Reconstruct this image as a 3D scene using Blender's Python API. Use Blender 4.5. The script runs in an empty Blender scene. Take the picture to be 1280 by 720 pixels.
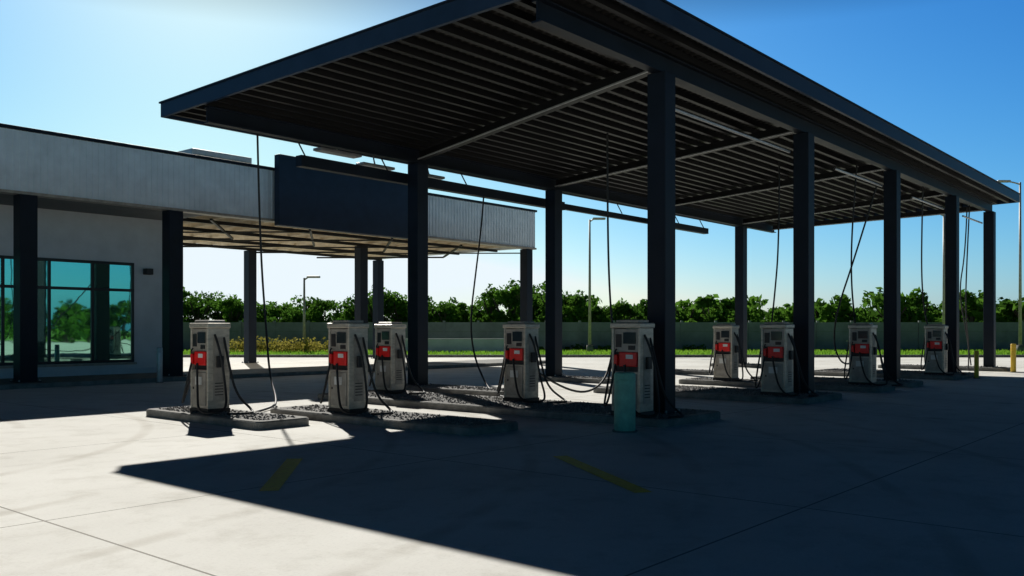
import bpy, bmesh, math, random
import numpy as np
from mathutils import Vector, Matrix
random.seed(7); rng=np.random.default_rng(7)
sc=bpy.context.scene
COL=sc.collection
# ---------------------------------------------------------------- helpers
CAMP=(-13.69,-8.12,1.6)
FX,FY=.7646,.6446            # axis of the frontage road / fence frame
def F(X,Z):                  # frontage frame -> world
    return (CAMP[0]+FX*Z+FY*X, CAMP[1]+FY*Z-FX*X)
FANG=math.atan2(-FX,FY)      # rotation of that frame's X axis
def mat(name,base,rough=.6,metal=0.,noise=.12,scale=6.,bump=0.,spec=.5,detail=6,bscale=None,stretch=None):
    m=bpy.data.materials.new(name); m.use_nodes=True
    nt=m.node_tree; n=nt.nodes; l=nt.links
    p=n['Principled BSDF']; p.inputs['Roughness'].default_value=rough
    p.inputs['Metallic'].default_value=metal
    p.inputs['Specular IOR Level'].default_value=spec
    g=n.new('ShaderNodeNewGeometry')
    vec=g.outputs['Position']
    if stretch:
        mp=n.new('ShaderNodeMapping'); mp.inputs['Scale'].default_value=stretch
        l.new(vec,mp.inputs['Vector']); vec=mp.outputs['Vector']
    t=n.new('ShaderNodeTexNoise'); t.inputs['Scale'].default_value=scale; t.inputs['Detail'].default_value=detail
    t.inputs['Roughness'].default_value=.65
    l.new(vec,t.inputs['Vector'])
    r=n.new('ShaderNodeValToRGB')
    lo=[max(0,c*(1-noise*2)) for c in base]; hi=[min(1,c*(1+noise*2)) for c in base]
    r.color_ramp.elements[0].position=.3; r.color_ramp.elements[1].position=.7
    r.color_ramp.elements[0].color=(*lo,1); r.color_ramp.elements[1].color=(*hi,1)
    l.new(t.outputs['Fac'],r.inputs['Fac']); l.new(r.outputs['Color'],p.inputs['Base Color'])
    mr=n.new('ShaderNodeMapRange'); mr.inputs['To Min'].default_value=max(0,rough-.1); mr.inputs['To Max'].default_value=min(1,rough+.12)
    l.new(t.outputs['Fac'],mr.inputs['Value']); l.new(mr.outputs['Result'],p.inputs['Roughness'])
    if bump:
        t2=n.new('ShaderNodeTexNoise'); t2.inputs['Scale'].default_value=bscale or scale*6; t2.inputs['Detail'].default_value=5
        l.new(vec,t2.inputs['Vector'])
        b=n.new('ShaderNodeBump'); b.inputs['Strength'].default_value=bump; b.inputs['Distance'].default_value=.02
        l.new(t2.outputs['Fac'],b.inputs['Height']); l.new(b.outputs['Normal'],p.inputs['Normal'])
    return m
def link(o,parent=None):
    COL.objects.link(o)
    if parent: o.parent=parent
    return o
def empty(name,loc=(0,0,0),rz=0):
    e=bpy.data.objects.new(name,None); e.location=loc; e.rotation_euler=(0,0,rz); e.empty_display_size=.3
    COL.objects.link(e); return e
def meshobj(name,verts,faces,m,parent=None,smooth=False):
    me=bpy.data.meshes.new(name); me.from_pydata([tuple(v) for v in verts],[],faces); me.update()
    if m: me.materials.append(m)
    if smooth: me.polygons.foreach_set('use_smooth',[True]*len(me.polygons))
    return link(bpy.data.objects.new(name,me),parent)
def box(name,x0,x1,y0,y1,z0,z1,m,parent=None,bev=0.,top=None):
    v=[(x0,y0,z0),(x1,y0,z0),(x1,y1,z0),(x0,y1,z0),(x0,y0,z1),(x1,y0,z1),(x1,y1,z1),(x0,y1,z1)]
    if top:
        cx,cy=(x0+x1)/2,(y0+y1)/2
        for i in range(4,8): v[i]=(cx+(v[i][0]-cx)*top,cy+(v[i][1]-cy)*top,v[i][2])
    f=[(0,3,2,1),(4,5,6,7),(0,1,5,4),(1,2,6,5),(2,3,7,6),(3,0,4,7)]
    o=meshobj(name,v,f,m,parent)
    if bev:
        b=o.modifiers.new('b','BEVEL'); b.width=bev; b.segments=2; b.limit_method='ANGLE'
    return o
class MB:
    def __init__(s): s.v=[]; s.f=[]
    def box(s,x0,x1,y0,y1,z0,z1,zf=None):
        k=len(s.v)
        vv=[(x0,y0,z0),(x1,y0,z0),(x1,y1,z0),(x0,y1,z0),(x0,y0,z1),(x1,y0,z1),(x1,y1,z1),(x0,y1,z1)]
        if zf: vv=[(a,b,c+zf(b)) for a,b,c in vv]
        s.v+=vv
        s.f+=[tuple(k+i for i in q) for q in [(0,3,2,1),(4,5,6,7),(0,1,5,4),(1,2,6,5),(2,3,7,6),(3,0,4,7)]]
    def bar(s,p,q,w,h):
        p=Vector(p);q=Vector(q);d=(q-p).normalized()
        up=Vector((0,0,1))
        if abs(d.z)>.95: up=Vector((1,0,0))
        sd=d.cross(up).normalized(); u=sd.cross(d)
        k=len(s.v)
        for e in (p,q):
            for a,b in ((-1,-1),(1,-1),(1,1),(-1,1)):
                s.v.append(tuple(e+sd*(a*w/2)+u*(b*h/2)))
        s.f+=[tuple(k+i for i in t) for t in [(0,1,2,3),(7,6,5,4),(0,4,5,1),(1,5,6,2),(2,6,7,3),(3,7,4,0)]]
    def obj(s,name,m,parent=None): return meshobj(name,s.v,s.f,m,parent)
def cyl(name,x,y,z0,z1,r,m,parent=None,r2=None,seg=24,bev=0):
    bm=bmesh.new(); bmesh.ops.create_cone(bm,cap_ends=True,segments=seg,radius1=r,radius2=r if r2 is None else r2,depth=z1-z0)
    bmesh.ops.translate(bm,vec=(x,y,(z0+z1)/2),verts=bm.verts)
    me=bpy.data.meshes.new(name); bm.to_mesh(me); bm.free(); me.materials.append(m)
    for p in me.polygons: p.use_smooth=len(p.vertices)==4
    o=link(bpy.data.objects.new(name,me),parent)
    if bev:
        b=o.modifiers.new('b','BEVEL'); b.width=bev; b.segments=3; b.limit_method='ANGLE'
    return o
def tube(name,pts,r,m,parent=None):
    c=bpy.data.curves.new(name,'CURVE'); c.dimensions='3D'; c.bevel_depth=r; c.bevel_resolution=2; c.resolution_u=8
    s=c.splines.new('NURBS'); s.points.add(len(pts)-1)
    for i,p in enumerate(pts): s.points[i].co=(*p,1)
    s.use_endpoint_u=True; s.order_u=3
    c.materials.append(m)
    return link(bpy.data.objects.new(name,c),parent)

# ---------------------------------------------------------------- materials
navy=mat('navy_steel',(.006,.011,.021),.5,.0,.15,2.2,spec=.25)
navy2=mat('navy_fascia',(.013,.030,.062),.45,0,.1,2,spec=.3)
deckm=mat('deck_underside',(.038,.034,.030),.45,.2,.2,2)
purl=mat('purlin_steel',(.011,.011,.012),.5,.1,.12,2,spec=.3)
galv=mat('galvanised_pipe',(.42,.43,.44),.4,.5,.1,6)
silver=mat('brushed_steel',(.52,.47,.39),.38,.3,.14,5,stretch=(1,1,3))
silver2=mat('grey_painted_panel',(.36,.325,.28),.45,.1,.14,6)
black=mat('black_plastic',(.012,.012,.013),.45,0,.1,10)
rubber=mat('black_rubber',(.014,.014,.015),.6,0,.1,10)
red=mat('red_panel',(.82,.012,.010),.4,0,.06,10)
screen=mat('display_glass',(.02,.03,.035),.08,0,.05,10)
white=mat('white_label',(.7,.7,.68),.5,0,.05,10)
stucco=mat('grey_stucco',(.60,.62,.66),.85,0,.05,1.2,.25,bscale=60)
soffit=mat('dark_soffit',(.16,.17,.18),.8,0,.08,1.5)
band=mat('ribbed_metal_panel',(.68,.76,.82),.4,.1,.06,1.5)
frame=mat('window_frame',(.015,.017,.02),.4)
tealp=mat('green_painted_steel',(.16,.46,.36),.5,0,.14,5,.1)
yel=mat('yellow_paint_bollard',(.75,.48,.03),.5,0,.1,6)
kerb=mat('kerb_concrete',(.20,.195,.18),.85,0,.2,4,.5)
islandm=mat('island_concrete',(.11,.105,.10),.85,0,.3,9,.6)
fencem=mat('precast_wall',(.20,.23,.22),.8,0,.12,.8,.2)
cream=mat('cream_steel',(.70,.62,.48),.5,0,.08,3)
bark=mat('bark',(.07,.05,.035),.9,0,.2,8)
dirt=mat('gravel_bits',(.18,.175,.165),.9,0,.45,30)

def glassmat():
    m=bpy.data.materials.new('coated_glass'); m.use_nodes=True; n=m.node_tree.nodes;l=m.node_tree.links
    p=n['Principled BSDF']; p.inputs['Base Color'].default_value=(.30,.62,.50,1); p.inputs['Metallic'].default_value=.9; p.inputs['Roughness'].default_value=.02
    t=n.new('ShaderNodeTexNoise'); t.inputs['Scale'].default_value=1.3; g=n.new('ShaderNodeNewGeometry'); l.new(g.outputs['Position'],t.inputs['Vector'])
    b=n.new('ShaderNodeBump'); b.inputs['Strength'].default_value=.06; b.inputs['Distance'].default_value=.02
    l.new(t.outputs['Fac'],b.inputs['Height']); l.new(b.outputs['Normal'],p.inputs['Normal']); return m
glass=glassmat()
def translucent(name,c,c2,mixf=.5,scale=2.):
    m=bpy.data.materials.new(name); m.use_nodes=True; nt=m.node_tree; n=nt.nodes; l=nt.links
    n.clear(); out=n.new('ShaderNodeOutputMaterial'); d=n.new('ShaderNodeBsdfDiffuse'); t=n.new('ShaderNodeBsdfTranslucent'); mx=n.new('ShaderNodeMixShader')
    g=n.new('ShaderNodeNewGeometry'); nz=n.new('ShaderNodeTexNoise'); nz.inputs['Scale'].default_value=scale; nz.inputs['Detail'].default_value=4
    l.new(g.outputs['Position'],nz.inputs['Vector'])
    r=n.new('ShaderNodeValToRGB'); r.color_ramp.elements[0].position=.35; r.color_ramp.elements[1].position=.65
    r.color_ramp.elements[0].color=(*c,1); r.color_ramp.elements[1].color=(*c2,1)
    l.new(nz.outputs['Fac'],r.inputs['Fac']); l.new(r.outputs['Color'],d.inputs['Color']); l.new(r.outputs['Color'],t.inputs['Color'])
    mx.inputs[0].default_value=mixf; l.new(d.outputs[0],mx.inputs[1]); l.new(t.outputs[0],mx.inputs[2]); l.new(mx.outputs[0],out.inputs['Surface'])
    return m
leaf=translucent('leaves',(.040,.110,.016),(.12,.26,.030),.5,.5)
bushm=translucent('dry_bush_leaves',(.24,.22,.035),(.36,.31,.07),.5,1.)
grassm=translucent('grass_blades',(.14,.32,.03),(.28,.48,.05),.5,.6)
polyc=translucent('translucent_roof_sheet',(.60,.50,.34),(.72,.62,.44),.45,1.)

# ground sheet (grass / earth) and concrete lot
groundm=mat('grass_ground',(.19,.36,.05),.95,0,.25,.35,.4,bscale=8)
def concrete():
    m=bpy.data.materials.new('concrete_paving'); m.use_nodes=True; nt=m.node_tree; n=nt.nodes; l=nt.links
    p=n['Principled BSDF']; g=n.new('ShaderNodeNewGeometry')
    def noise(s,d=6,r=.6,vec=None):
        t=n.new('ShaderNodeTexNoise'); t.inputs['Scale'].default_value=s; t.inputs['Detail'].default_value=d; t.inputs['Roughness'].default_value=r
        l.new(vec or g.outputs['Position'],t.inputs['Vector']); return t
    def ramp(src,p0,c0,p1,c1):
        r=n.new('ShaderNodeValToRGB'); r.color_ramp.elements[0].position=p0; r.color_ramp.elements[1].position=p1
        r.color_ramp.elements[0].color=(*c0,1); r.color_ramp.elements[1].color=(*c1,1); l.new(src,r.inputs['Fac']); return r
    def mul(a,b,f=1.):
        x=n.new('ShaderNodeMix'); x.data_type='RGBA'; x.blend_type='MULTIPLY'; x.inputs[0].default_value=f
        l.new(a,x.inputs[6]); l.new(b,x.inputs[7]); return x.outputs[2]
    big=ramp(noise(.22,7,.62).outputs['Fac'],.32,(.74,.725,.675),.60,(.90,.89,.84))
    mid=ramp(noise(1.7,8,.7).outputs['Fac'],.28,(.82,.81,.79),.50,(1,1,1))
    fine=ramp(noise(40,4,.7).outputs['Fac'],.25,(.88,.88,.88),.5,(1,1,1))
    col=mul(mul(big.outputs['Color'],mid.outputs['Color']),fine.outputs['Color'])
    v=n.new('ShaderNodeTexVoronoi'); v.inputs['Scale'].default_value=.55; l.new(g.outputs['Position'],v.inputs['Vector'])
    st=ramp(v.outputs['Distance'],.02,(.55,.53,.5),.16,(1,1,1)); col=mul(col,st.outputs['Color'],.6)
    w=n.new('ShaderNodeTexWave'); w.wave_type='RINGS'; w.rings_direction='Z'; w.inputs['Scale'].default_value=.17; w.inputs['Distortion'].default_value=1.6; w.inputs['Detail'].default_value=2; w.inputs['Detail Scale'].default_value=.4
    mp=n.new('ShaderNodeMapping'); mp.inputs['Location'].default_value=(13,-9,0); l.new(g.outputs['Position'],mp.inputs['Vector']); l.new(mp.outputs['Vector'],w.inputs['Vector'])
    sw=ramp(w.outputs['Fac'],.0,(.70,.67,.63),.04,(1,1,1)); brk=ramp(noise(.5,3).outputs['Fac'],.45,(1,1,1),.6,(0,0,0))
    sm=n.new('ShaderNodeMix'); sm.data_type='RGBA'; l.new(brk.outputs['Color'],sm.inputs[0]); sm.inputs[6].default_value=(1,1,1,1); l.new(sw.outputs['Color'],sm.inputs[7]); col=mul(col,sm.outputs[2],.5)
    sx=n.new('ShaderNodeSeparateXYZ'); l.new(g.outputs['Position'],sx.inputs[0])
    facs=[]
    for ax,per,off in (('X',4.6,1.3),('Y',4.6,.35)):
        a=n.new('ShaderNodeMath'); a.operation='ADD'; a.inputs[1].default_value=off+460; l.new(sx.outputs[ax],a.inputs[0])
        q=n.new('ShaderNodeMath'); q.operation='PINGPONG'; q.inputs[1].default_value=per/2; l.new(a.outputs[0],q.inputs[0])
        c=n.new('ShaderNodeMath'); c.operation='LESS_THAN'; c.inputs[1].default_value=.010; l.new(q.outputs[0],c.inputs[0]); facs.append(c)
    mx=n.new('ShaderNodeMath'); mx.operation='MAXIMUM'; l.new(facs[0].outputs[0],mx.inputs[0]); l.new(facs[1].outputs[0],mx.inputs[1])
    jm=n.new('ShaderNodeMix'); jm.data_type='RGBA'; l.new(mx.outputs[0],jm.inputs[0]); l.new(col,jm.inputs[6]); jm.inputs[7].default_value=(.32,.30,.27,1)
    l.new(jm.outputs[2],p.inputs['Base Color']); p.inputs['Roughness'].default_value=.85
    p.inputs['Specular IOR Level'].default_value=.1
    b=n.new('ShaderNodeBump'); b.inputs['Strength'].default_value=.25; b.inputs['Distance'].default_value=.01
    l.new(noise(60,4,.7).outputs['Fac'],b.inputs['Height']); l.new(b.outputs['Normal'],p.inputs['Normal'])
    return m
conc=concrete()
def quad(name,pts,z,m,parent=None):
    return meshobj(name,[(x,y,z) for x,y in pts],[tuple(range(len(pts)))],m,parent)
quad('ground',[(-900,-900),(900,-900),(900,900),(-900,900)],0,groundm)
lotZ=50
quad('concrete_lot_pavement',[F(-70,-45),F(75,-45),F(75,lotZ),F(-70,lotZ)],.004,conc)
k=MB()
ke=empty('kerb',(*F(0,lotZ),0),FANG)
k.box(-70,75,0,.18,0,.15); k.obj('kerb_stone',kerb,ke)
quad('frontage_road',[F(-120,70),F(120,70),F(120,76),F(-120,76)],.006,mat('asphalt',(.05,.05,.052),.9,0,.15,3,.3))

yline=mat('yellow_road_paint',(1.0,.66,.05),.75,0,.10,14)
def stripe(p,q,w):
    p=Vector(p);q=Vector(q); d=(q-p).normalized(); s=Vector((-d.y,d.x))*w/2
    return quad('yellow_marking',[tuple(p-s),tuple(q-s),tuple(q+s),tuple(p+s)][::1],.009,yline)
stripe((-8.5,-.62),(-7.0,1.0),.19)
stripe((-6.2,-3.48),(-4.72,-1.34),.19)

# ---------------------------------------------------------------- main canopy
RX0,RX1,RY0,RY1=-3.7,24.8,-.9,10.3
zt=lambda y:-.0179*(y+.9)
can=empty('gas_station_canopy')
m=MB(); m.box(RX0,RX1,RY0,RY1,6.62,6.70,zt); m.obj('roof_sheet',navy2,can)
m=MB(); e=.07
m.box(RX0,RX0+e,RY0,RY1,6.40,6.62,zt); m.box(RX1-e,RX1,RY0,RY1,6.40,6.62,zt)
m.box(RX0+e,RX1-e,RY0,RY0+e,6.40,6.62,zt); m.box(RX0+e,RX1-e,RY1-e,RY1,6.40,6.62,zt)
m.obj('fascia',navy2,can)
m=MB(); m.box(RX0-.03,RX1+.03,RY0-.03,RY1+.03,6.70,6.735,zt); m.obj('drip_edge',navy,can)
v=[];f=[]; pitch=.2; nx=int((RX1-RX0-2*e)/pitch)
prof=[(0,.0),(.06,.0),(.08,.06),(.18,.06),(.2,.0)]
xs=[]
for i in range(nx):
    for a,b in prof[:-1]: xs.append((RX0+e+i*pitch+a,6.54+b))
for x,z in xs:
    v.append((x,RY0+e,z+zt(RY0))); v.append((x,RY1-e,z+zt(RY1)))
for i in range(len(xs)-1): f.append((2*i,2*i+1,2*i+3,2*i+2))
meshobj('ribbed_deck',v,f,deckm,can)
m=MB()
y=RY0+.35
while y<RY1-.2:
    m.box(RX0+e,RX1-e,y-.03,y+.03,6.42,6.54,zt); m.box(RX0+e,RX1-e,y-.03,y+.07,6.415,6.425,zt); y+=.42
m.obj('purlins',purl,can)
RC=[0,6.3,12.6,18.9,24.2]; LC=[2.58,8.39,14.7,21.3]
m=MB()
for (yy,xa,xb) in ((0,RX0+.2,RX1-.2),(8.8,RX0+.2,RX1-.2)):
    z=6.41+zt(yy)
    m.box(xa,xb,yy-.1,yy+.1,z-.03,z); m.box(xa,xb,yy-.1,yy+.1,z-.34,z-.31); m.box(xa,xb,yy-.012,yy+.012,z-.31,z-.03)
m.obj('eave_beams',navy,can)
m=MB()
for a,b in zip(RC,LC+[24.2]):
    m.bar((a,.15,6.22),(b,8.65,6.08),.14,.2)
m.obj('cross_beams',purl,can)
m=MB()
for a,b in zip(RC,LC+[24.2]): m.bar((a-.14,.15,6.12),(b-.14,8.65,5.98),.03,.03)
m.obj('conduits',galv,can)
def column(x,y,s,z1,z0=0,par=None,name='column'):
    h=s/2
    box(name,x-h,x+h,y-h,y+h,z0,z1,navy,par,.012)
    box(name+'_base_plate',x-h-.07,x+h+.07,y-h-.07,y+h+.07,z0,z0+.03,navy,par,.005)
    m=MB()
    for a in (-1,1):
        for b in (-1,1): m.box(x+a*(h+.04)-.015,x+a*(h+.04)+.015,y+b*(h+.04)-.015,y+b*(h+.04)+.015,z0+.03,z0+.07)
    m.obj(name+'_bolts',galv,par)
for x in RC:
    column(x,0,.36,6.05,.12,can,'column')
for x in LC: column(x,8.8,.38,6.05+zt(8.8),.12,can,'column')
for a,b in ((.3,6.0),(8.8,12.4),(15.2,18.7),(21.2,24.0)):
    tube('boom_pipe',[(a,.22,5.63),((a+b)/2,.22,5.63),(b,.22,5.63)],.032,galv,can)
rail=empty('overhead_hose_rail')
m=MB(); m.box(-.8,9.5,9.2,9.42,5.42,5.68); m.box(9.5,15.2,9.24,9.38,5.46,5.64); m.box(15.2,19.2,9.2,9.42,5.44,5.66); m.obj('rail_beam',navy,rail)
for x in (-.6,2.0,5.0,9,13,17,19):
    tube('hanger_rod',[(x,9.3,5.66),(x-.1,9.45,6.0),(x-.25,9.6,6.45)],.018,black,rail)
def flood(x,y,z,L):
    e=empty('flood_lamp',(x,y,z),0)
    box('lamp_head',-L/2,L/2,-.16,.16,0,.07,galv,e,.02); box('lens',-L/2+.05,L/2-.05,-.12,.12,-.012,-.002,white,e)
    tube('bracket',[(0,0,.05),(0,.1,.2),(.05,.15,.42)],.02,galv,e)
flood(.6,9.6,5.95,1.3); flood(2.1,9.9,5.85,1.1); flood(3.9,9.7,5.8,.9)

# hoses
def hose(pts):
    tube('hanging_hose',pts,.024,rubber,None)
hose([(-1.6,9.8,6.4),(-1.6,9.75,5),(-1.62,9.6,3),(-1.7,9.3,1.6),(-2.1,8.6,.6),(-2.6,7.6,.1),(-3.2,6.9,.04),(-4.2,6.2,.04)])
hose([(5.7,9.3,5.5),(5.5,9.2,4.6),(4.6,8.6,3.2),(3.6,7.9,1.8),(3.2,7.4,.9),(3.0,6.8,.20),(2.2,5.8,.04),(1.5,4.6,.04),(1.0,3.9,.4),(.6,3.7,.8)])
hose([(3.5,3.5,6.1),(3.5,3.5,4),(3.6,3.5,2.2),(3.5,3.3,1.2),(2.6,3.0,.3),(1.6,3.2,.2),(.6,3.4,.8)])
hose([(10,2.2,6.2),(10,2.2,4),(9.9,2.3,2.4),(9.4,2.2,1.4),(8.2,1.6,.4),(6.2,.6,.4),(5.5,.3,.9)])
hose([(11.5,.6,6.2),(11.4,.7,4.5),(11.6,.8,3),(11.3,.6,1.9),(10.4,.2,1.1)])
hose([(12.2,.3,5.6),(11.9,.8,3.6),(11.5,1.2,2),(11.9,1.4,1),(11.2,.8,.5),(10.4,.2,.8)])
hose([(17,.4,6.2),(17.2,.5,4.4),(17.6,.6,3),(17.6,.5,2),(17.2,.2,1.2)])
hose([(22.5,.3,6.2),(22.5,.4,4),(22.3,.4,2.2),(22.8,.4,1),(23.2,.5,.1),(23.5,.6,.04)])
hose([(23.4,.6,6.2),(23.6,.7,4.5),(23.4,.9,3),(23.8,.7,1.4),(24.0,.6,.2)])

# ---------------------------------------------------------------- islands
def island(x0,x1,y0,y1,h=.135):
    e=empty('pump_island')
    bm=bmesh.new(); r=.14; pts=[]
    for cx,cy,a0 in ((x1-r,y1-r,0),(x0+r,y1-r,90),(x0+r,y0+r,180),(x1-r,y0+r,270)):
        for i in range(7):
            a=math.radians(a0+i*15); pts.append((cx+r*math.cos(a),cy+r*math.sin(a)))
    def loop(off,z):
        cx,cy=(x0+x1)/2,(y0+y1)/2
        return [bm.verts.new((x+(cx-x)/abs(x1-x0)*2*off,y+(cy-y)/abs(y1-y0)*2*off,z)) for x,y in pts]
    a=loop(0,0);b=loop(0,h-.02);c=loop(.02,h);d=loop(.14,h);n=len(pts)
    for p,q in ((a,b),(b,c),(c,d)):
        for i in range(n): bm.faces.new((p[i],p[(i+1)%n],q[(i+1)%n],q[i]))
    ff=bm.faces.new(d); ff.material_index=1
    me=bpy.data.meshes.new('kerbed_slab'); bm.to_mesh(me); bm.free(); me.materials.append(kerb); me.materials.append(islandm)
    link(bpy.data.objects.new('kerbed_slab',me),e)
    vs=[];fs=[]
    for i in range(int((x1-x0)*(y1-y0)*150)):
        x=random.uniform(x0+.15,x1-.15);y=random.uniform(y0+.15,y1-.15);s=random.uniform(.01,.034);k=len(vs)
        vs+=[(x-s,y,h),(x,y-s,h),(x+s,y,h),(x,y+s,h),(x+random.uniform(-.3,.3)*s,y,h+s*.9)]
        fs+=[(k,k+1,k+4),(k+1,k+2,k+4),(k+2,k+3,k+4),(k+3,k,k+4)]
    meshobj('gravel',vs,fs,dirt,e)
island(-5.5,-4.45,4.0,7.6); island(-3.95,-2.75,.9,6.0); island(-1.1,.95,-.7,8.3)
island(2.0,3.2,5.5,9.6); island(4.7,6.9,-.7,4.8); island(9.3,10.7,-.7,5.0); island(7.9,8.9,6.6,10); island(11.9,13.2,-.7,4); island(16.4,19.4,-.7,4.2)
island(14.2,15.2,6.6,10); island(20.8,21.8,6.6,10); island(23.6,24.8,-.7,4)

# ---------------------------------------------------------------- fuel dispenser
def dispenser(x,y,rz=0,z=.135,hs=1.01):
    e=empty('fuel_dispenser',(x,y,z),rz); e.scale=(1,1,hs)
    w=.285; d=.20      # half width (y), half depth (x)
    box('plinth',-d-.02,d+.02,-w-.02,w+.02,0,.07,black,e,.008)
    box('lower_cabinet',-d,d,-w+.04,w-.04,.07,.74,silver,e,.012)
    for s in (-1,1):
        y0,y1=sorted((s*(w-.045),s*w)); box('side_post',-d-.012,d+.012,y0,y1,.07,1.46,silver,e,.008)
        y0,y1=sorted((s*w,s*(w+.006)))
        box('side_recess',-d+.09,d-.09,y0,y1,.2,1.3,silver2,e)
        for k in range(5):
            y0,y1=sorted((s*(w+.006),s*(w+.012))); box('vent',-d+.12,d-.12,y0,y1,.30+k*.05,.315+k*.05,black,e)
    box('nozzle_bay',-d+.05,d-.05,-w+.045,w-.045,.74,1.06,black,e)
    box('head',-d+.0,d-.0,-w+.046,w-.046,1.06,1.45,silver2,e,.01)
    box('top_cap',-d-.03,d+.03,-w-.025,w+.025,1.46,1.55,silver,e,.02)
    box('cap_sign',-d+.03,d-.03,-w+.06,w-.06,1.55,1.60,silver2,e,.015)
    for s in (-1,1):
        def fx(a,b): return sorted((s*(d+a),s*(d+b)))
        a,b=fx(.0,.02); box('door_panel',a,b,-w+.07,w-.07,.12,.70,silver2,e,.008)
        a,b=fx(.02,.026); box('door_label',a,b,-.10,.10,.48,.62,white,e); box('door_lock',a,b,.15,.18,.40,.44,black,e)
        a,b=fx(-.04,.035); box('red_panel',a,b,-w+.06,.12,.82,1.06,red,e,.012)
        a,b=fx(.035,.042); box('label',a,b,-.16,-.02,.95,1.02,white,e); 
        a,b=fx(.0,.018); box('display',a,b,-w+.09,.05,1.20,1.39,screen,e,.006); box('keypad',a,b,.09,.2,1.14,1.36,black,e,.006)
        box('card_reader',a,b,-.18,-.05,1.10,1.17,black,e,.004)
        a,b=fx(-.03,.06); box('nozzle_body',a,b,.15,.21,.84,1.02,red,e,.015)
        tube('nozzle_spout',[(s*(d+.03),.18,1.0),(s*(d+.09),.18,1.05),(s*(d+.02),.18,1.11)],.014,black,e)
        tube('nozzle_hose',[(s*(d+.05),.18,.86),(s*(d+.12),.2,.55),(s*(d+.16),.26,.22),(s*(d+.12),w+.09,.12),(s*(d-.05),w+.12,.5),(s*(d-.12),w+.04,1.1),(s*(d-.12),w,1.38)],.019,rubber,e)
    j=random.uniform(-.08,.12)
    tube('side_hose',[(-.08,-w,1.35),(-.06,-w-.14,1.1),(.0,-w-.2,.5),(-.1,-w-.32-j,.1),(-.32,-w-.36-j,.03),(-.45,-w-.1,.03),(-d-.1,-.1,.3),(-d-.05,.0,.85)],.021,rubber,e)
    tube('side_hose',[(.1,-w,1.3),(.12,-w-.1,.9),(.2,-w-.22,.3),(.35,-w-.45-j,.03),(.1,-w-.7-j,.02),(-.15,-w-.5,.02)],.021,rubber,e)
    box('side_holster',-.06,.06,-w-.07,-w-.012,.78,.98,black,e,.01)
    return e
for x,y,r in ((-5.0,6.2,0),(-3.45,4.3,0),(.26,7.3,0),(.38,3.5,0),(-.7,.15,0),(9.8,3.7,.02),(5.3,.2,0),(10.2,.0,0),(17,0,0)):
    dispenser(x,y,r)
def bollard(x,y,r,h,m,name='bollard'):
    e=empty(name,(x,y,0)); cyl('post',0,0,0,h,r,m,e,seg=32,bev=r*.25); cyl('collar',0,0,0,.03,r+.03,kerb,e); 
    cyl('band',0,0,h*.86,h*.89,r+.004,m,e)
bollard(-1.94,-.5,.165,.93,tealp)
bollard(23.2,-1.0,.09,1.05,yel); bollard(-.1,17.0,.08,1.05,galv); bollard(18.0,-.95,.07,.9,yel)

# ---------------------------------------------------------------- store building
bld=empty('store_building')
BX0=-34; 
def ribbed(name,x0,x1,y,z0,z1,mm,par):
    v=[];f=[];p=.18;x=x0;pts=[]
    while x<x1:
        for a,b in ((0,0),(.13,0),(.14,-.025),(.17,-.025)): pts.append((min(x+a,x1),y+b))
        x+=p
    for a,b in pts: v+= [(a,b,z0),(a,b,z1)]
    for i in range(len(pts)-1): f.append((2*i,2*i+2,2*i+3,2*i+1))
    return meshobj(name,v,f,mm,par)
ribbed('parapet_panels',BX0,18.88,17.96,5.36,7.02,band,bld)
box('parapet_core',BX0,18.9,18.0,18.25,5.36,7.02,band,bld)
box('parapet_coping',BX0-.05,18.98,17.88,18.3,7.022,7.12,navy,bld,.01)
box('parapet_drip',BX0,18.95,17.9,18.3,5.28,5.358,silver2,bld)
m=MB(); m.box(18.65,18.9,18.25,29.5,5.36,7.02); m.obj('end_fascia',band,bld)
m=MB(); m.box(18.6,18.96,18.3,29.5,7.02,7.1); m.obj('end_coping',navy,bld)
box('wall_front',BX0,2.1,20.5,20.8,0,5.27,stucco,bld)
box('wall_side',1.8,2.1,20.8,33,0,5.27,stucco,bld)
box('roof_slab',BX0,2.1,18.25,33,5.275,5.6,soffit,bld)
m=MB(); m.box(2.1,18.65,18.25,29.5,5.62,5.65); m.obj('translucent_roof',polyc,bld)
m=MB()
x=2.5
while x<18.6: m.box(x,x+.07,18.3,29.4,5.38,5.62); x+=.85
m.obj('joists',cream,bld)
m=MB()
for y in (20,22.5,25.5,28.2): m.box(2.12,18.6,y,y+.12,5.26,5.378)
m.obj('girders',purl,bld)
m=MB()
for i in range(4):
    x=2.5+i*4
    m.bar((x,18.5,5.2),(x+4,23.5,5.2),.08,.07); m.bar((x+4,23.5,5.18),(x,28.5,5.18),.08,.07)
    m.bar((x+4,18.5,5.12),(x,23.5,5.12),.06,.05)
m.obj('diagonal_braces',purl,bld)
for x,y in ((-3.44,18.05),(-13,18.05),(.9,18.05),(18.5,18.15)): column(x,y,.46 if x<2 else .42,5.27,0.13,bld)
for x,y in ((12.3,22.5),(10.5,28.3),(18.4,28.3)): column(x,y,.42,5.25,0,bld)
sg=box('sign_panel',4.5,10.6,17.55,17.85,5.12,7.55,navy2,bld,.03)
wz0,wz1=.55,3.72; x1=.83; pw=1.32
m=MB()
yy=20.5; n=10
for i in range(n+1):
    x=x1-i*pw; m.box(x-.04,x+.04,yy-.07,yy-.005,wz0,wz1)
for z in (wz0,wz1,2.86): m.box(x1-n*pw-.04,x1+.04,yy-.075,yy-.006,z-.045,z+.045)
m.obj('window_frames',frame,bld)
meshobj('window_glass',[(x1-n*pw,yy-.03,wz0),(x1,yy-.03,wz0),(x1,yy-.03,wz1),(x1-n*pw,yy-.03,wz1)],[(0,1,2,3)],glass,bld)
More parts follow.
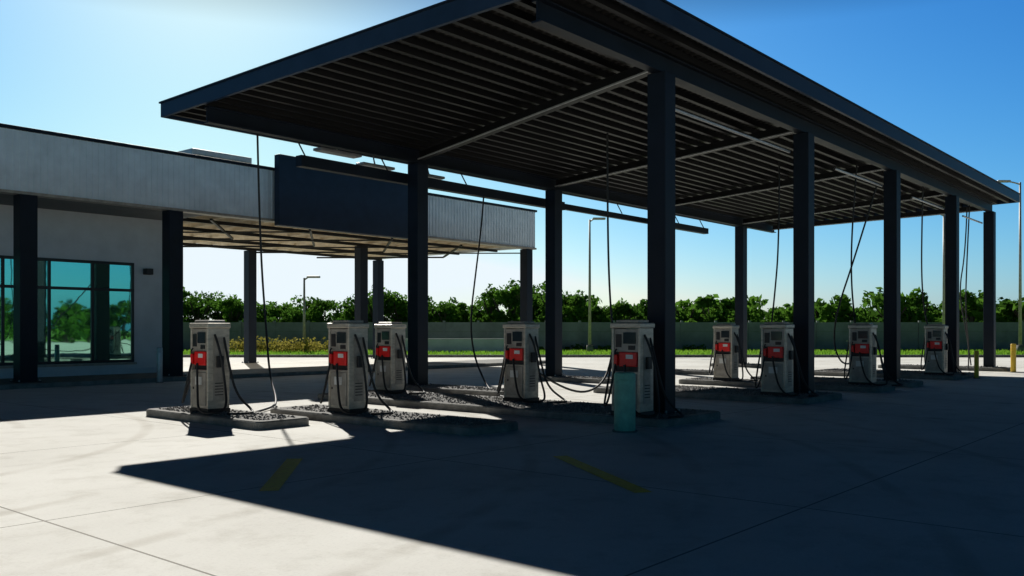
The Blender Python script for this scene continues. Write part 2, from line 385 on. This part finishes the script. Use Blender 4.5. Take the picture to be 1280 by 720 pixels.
box('window_sill',x1-n*pw-.1,x1+.1,yy-.14,yy-.08,wz0-.12,wz0-.05,silver2,bld)
box('base_course',BX0,2.0,20.40,20.497,0,.3,stucco,bld)
box('wall_lamp',1.2,1.45,20.25,20.497,3.4,3.6,black,bld,.02)
ru=empty('rooftop_unit'); box('casing',3.0,5.4,20.5,22.3,5.7,7.9,galv,ru,.03); box('grille',3.1,5.3,20.46,20.498,6.9,7.7,silver2,ru)
box('store_walkway',BX0,19.5,17.2,20.38,.004,.13,kerb)

# ---------------------------------------------------------------- background
fe=empty('boundary_wall',(*F(0,66),0),FANG)
m=MB()
for i in range(-30,31): m.box(i*2.5-.09,i*2.5+.09,-.09,.09,0,2.2)
m.obj('posts',fencem,fe)
m=MB()
for i in range(-30,30):
    for q in range(3):
        h0=.02+q*.69; m.box(i*2.5+.095,i*2.5+2.405,-.03,.03,h0,h0+.68)
m.obj('panels',fencem,fe)
def leafmass(name,clumps,mm,size,per,seed=0,trunks=None):
    r=np.random.default_rng(seed); P=[]
    for (x,y,z,rx,rz,nn) in clumps:
        d=r.normal(size=(nn,3)); d/=np.linalg.norm(d,axis=1)[:,None]
        rad=(r.random(nn)**.45)[:,None]
        p=d*rad*np.array([rx,rx,rz])+np.array([x,y,z]); P.append(p)
    P=np.concatenate(P); P=P[P[:,2]>.05]; N=len(P)
    a=r.normal(size=(N,3)); a/=np.linalg.norm(a,axis=1)[:,None]
    b=np.cross(a,r.normal(size=(N,3))); b/=np.linalg.norm(b,axis=1)[:,None]
    s=(size*(.5+r.random(N)))[:,None]
    V=np.stack([P-a*s,P-b*s*.6,P+a*s,P+b*s*.6],1).reshape(-1,3)
    me=bpy.data.meshes.new(name); me.vertices.add(4*N); me.vertices.foreach_set('co',V.ravel())
    me.loops.add(4*N); me.loops.foreach_set('vertex_index',np.arange(4*N,dtype=np.int32))
    me.polygons.add(N); me.polygons.foreach_set('loop_start',np.arange(0,4*N,4,dtype=np.int32)); 
    me.update(calc_edges=True); me.materials.append(mm)
    return link(bpy.data.objects.new(name,me),trunks)
def treeline(name,items,seed,dens=1.,lo=.12):
    e=empty(name); cl=[]; tr=MB(); rr=random.Random(seed)
    for (X,Y,h,w) in items:
        tr.bar((X,Y,0),(X+rr.uniform(-.2,.2),Y,h*.5),.22,.22)
        for j in range(4):
            a=rr.uniform(0,6.28); tr.bar((X,Y,h*.35),(X+math.cos(a)*w*.5,Y+math.sin(a)*w*.5,h*rr.uniform(.6,.8)),.09,.09)
        for j in range(12):
            a=rr.uniform(0,6.28); q=rr.uniform(.1,.8)*w; zz=h*rr.uniform(lo,.84)
            s=rr.uniform(.28,.5)*w
            cl.append((X+q*math.cos(a),Y+q*math.sin(a),zz,s,s*rr.uniform(.5,.75),int(rr.randint(90,190)*dens)))
        cl.append((X,Y,h*.84,w*.4,h*.15,int(100*dens)))
    tr.obj('trunks_and_limbs',bark,e)
    leafmass('foliage',cl,leaf,.16 if dens>=1 else .3,0,seed,e)
items=[]
for i in range(180):
    X=-62+i*.76+random.uniform(-.5,.5); Z=random.uniform(84,100)
    h=4.8+.6*math.sin(X*.35)+.4*math.sin(X*.93+1)+random.uniform(-.5,.5)
    if -4<X<4.5: h+=1.7
    if X>14: h-=.5
    if X>20: h-=.7
    items.append((*F(X,Z),h,random.uniform(1.4,2.4)))
treeline('distant_trees',items,3)
items=[]
for i in range(60):
    a=i*1.9-55; items.append((70+random.uniform(-4,4)-a*.2,a*1.0-5,random.uniform(3.8,5.2),random.uniform(1.8,2.8)))
treeline('distant_trees',items,4,.4)
items=[]
for i in range(70):
    items.append((-60+i*2.0,-58+random.uniform(-3,3),random.uniform(3.8,5.5),random.uniform(2,3)))
treeline('distant_trees',items,5,.4)
cl=[]
for i in range(120):
    X=-60+i*.62+random.uniform(-.2,.2)
    if -9<X<1.5 or random.random()<.4: continue
    x,y=F(X,65+random.uniform(-.5,.4)); s=random.uniform(.2,.45); cl.append((x,y,s*.6,s,s*.8,60))
leafmass('hedge',cl,leaf,.09,0,9)
cl=[]
for i in range(30):
    X=-18.5+i*.27 +random.uniform(-.3,.3); x,y=F(X,59.5+random.uniform(-1,1)); s=random.uniform(.35,.75); cl.append((x,y,s*.7,s,s,110))
leafmass('dry_bush',cl,bushm,.08,0,10)
N=40000; X=rng.uniform(-45,50,N); Z=rng.uniform(lotZ+.3,65.5,N)
bx=CAMP[0]+FX*Z+FY*X; by=CAMP[1]+FY*Z-FX*X; h=rng.uniform(.05,.22,N); a=rng.uniform(0,6.28,N); wd=.05
V=np.stack([np.stack([bx-wd*np.cos(a),by-wd*np.sin(a),np.zeros(N)],1),np.stack([bx+wd*np.cos(a),by+wd*np.sin(a),np.zeros(N)],1),np.stack([bx+rng.normal(0,.04,N),by+rng.normal(0,.04,N),h],1)],1).reshape(-1,3)
me=bpy.data.meshes.new('grass'); me.vertices.add(3*N); me.vertices.foreach_set('co',V.ravel()); me.loops.add(3*N); me.loops.foreach_set('vertex_index',np.arange(3*N,dtype=np.int32)); me.polygons.add(N); me.polygons.foreach_set('loop_start',np.arange(0,3*N,3,dtype=np.int32)); me.update(calc_edges=True); me.materials.append(grassm)
link(bpy.data.objects.new('grass',me))
lw=empty('low_wall',(*F(-4.2,61),0),FANG); box('wall_body',-4.4,4.6,-.12,.12,0,.85,stucco,lw,.02); box('wall_cap',-4.5,4.7,-.17,.17,.852,.93,stucco,lw,.02)
def lamp(X,Z,h,arm,name='street_lamp'):
    e=empty(name,(*F(X,Z),0),FANG)
    cyl('pole',0,0,0,h,.11,silver2,e,.06); cyl('foot',0,0,0,.5,.22,kerb,e)
    s=1 if arm>0 else -1
    tube('arm',[(0,0,h-.15),(arm*.5,0,h+.0),(arm,0,h+.05)],.05,silver2,e)
    a,b=sorted((arm-.1*s,arm+.75*s)); box('lamp_head',a,b,-.17,.17,h,h+.13,silver2,e,.03)
lamp(5.2,60,8.9,.3); lamp(28.9,60,9.3,-.6); lamp(34.0,60,11.4,-.8); lamp(-13.9,60,5.0,.3); 

# ---------------------------------------------------------------- light
SUN=Vector((5.2,8.6,0)); el=math.radians(32.9); az=math.atan2(SUN.y,SUN.x)
L=bpy.data.lights.new('sun','SUN'); L.energy=5; L.angle=math.radians(.5); L.color=(1,.965,.89)
lo=bpy.data.objects.new('sun',L); COL.objects.link(lo)
d=Vector((math.cos(el)*math.cos(az),math.cos(el)*math.sin(az),math.sin(el)))
lo.rotation_euler=d.to_track_quat('Z','Y').to_euler(); lo.location=d*60
wd=bpy.data.worlds.new('World'); sc.world=wd; wd.use_nodes=True; n=wd.node_tree.nodes; l=wd.node_tree.links
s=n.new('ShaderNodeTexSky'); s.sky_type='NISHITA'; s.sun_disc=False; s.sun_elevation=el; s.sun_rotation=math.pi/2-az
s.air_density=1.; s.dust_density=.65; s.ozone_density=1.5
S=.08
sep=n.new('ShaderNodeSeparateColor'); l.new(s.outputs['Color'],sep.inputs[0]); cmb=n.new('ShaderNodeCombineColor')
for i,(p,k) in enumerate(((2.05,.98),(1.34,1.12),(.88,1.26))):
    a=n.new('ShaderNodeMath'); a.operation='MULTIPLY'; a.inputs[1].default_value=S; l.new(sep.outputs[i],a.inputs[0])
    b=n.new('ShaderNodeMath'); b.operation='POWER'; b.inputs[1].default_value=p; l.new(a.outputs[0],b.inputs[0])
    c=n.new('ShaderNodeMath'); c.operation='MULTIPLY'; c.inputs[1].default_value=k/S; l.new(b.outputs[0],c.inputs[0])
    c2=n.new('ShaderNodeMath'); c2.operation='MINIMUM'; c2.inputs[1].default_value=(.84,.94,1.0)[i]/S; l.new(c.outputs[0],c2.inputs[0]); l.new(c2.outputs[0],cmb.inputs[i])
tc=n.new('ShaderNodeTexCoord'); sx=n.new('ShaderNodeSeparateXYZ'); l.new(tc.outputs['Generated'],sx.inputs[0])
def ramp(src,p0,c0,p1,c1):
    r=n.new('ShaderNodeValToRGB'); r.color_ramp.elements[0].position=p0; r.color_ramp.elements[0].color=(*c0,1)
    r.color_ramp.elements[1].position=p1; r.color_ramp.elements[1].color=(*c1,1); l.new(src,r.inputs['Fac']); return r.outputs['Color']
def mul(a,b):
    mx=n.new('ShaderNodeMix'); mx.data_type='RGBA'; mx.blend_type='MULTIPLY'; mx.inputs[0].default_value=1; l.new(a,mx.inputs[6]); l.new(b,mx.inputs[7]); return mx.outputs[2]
# sky graded: dimmed overhead and off-sun to deepen shade, low band lifted for facades
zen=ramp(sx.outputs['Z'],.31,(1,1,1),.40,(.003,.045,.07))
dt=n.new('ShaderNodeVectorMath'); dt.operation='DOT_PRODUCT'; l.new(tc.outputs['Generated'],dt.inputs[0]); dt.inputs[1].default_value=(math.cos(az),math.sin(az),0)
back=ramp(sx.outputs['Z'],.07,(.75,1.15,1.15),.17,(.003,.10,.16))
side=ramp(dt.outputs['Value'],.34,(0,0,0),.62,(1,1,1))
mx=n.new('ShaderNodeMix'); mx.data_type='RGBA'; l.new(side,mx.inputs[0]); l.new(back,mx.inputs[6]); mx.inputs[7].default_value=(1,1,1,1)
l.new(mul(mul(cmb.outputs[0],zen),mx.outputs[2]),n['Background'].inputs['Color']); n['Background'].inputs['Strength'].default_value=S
# camera
c=bpy.data.cameras.new('camera'); co=bpy.data.objects.new('camera',c); COL.objects.link(co); sc.camera=co
c.sensor_width=36; c.lens=1121/1280*36; c.shift_y=.0398; c.clip_end=3000; c.clip_start=.1
co.location=CAMP; co.rotation_euler=(math.pi/2,0,math.atan2(FY,FX)-math.pi/2)
sc.view_settings.view_transform='Standard'; sc.view_settings.look='None'; sc.view_settings.exposure=0
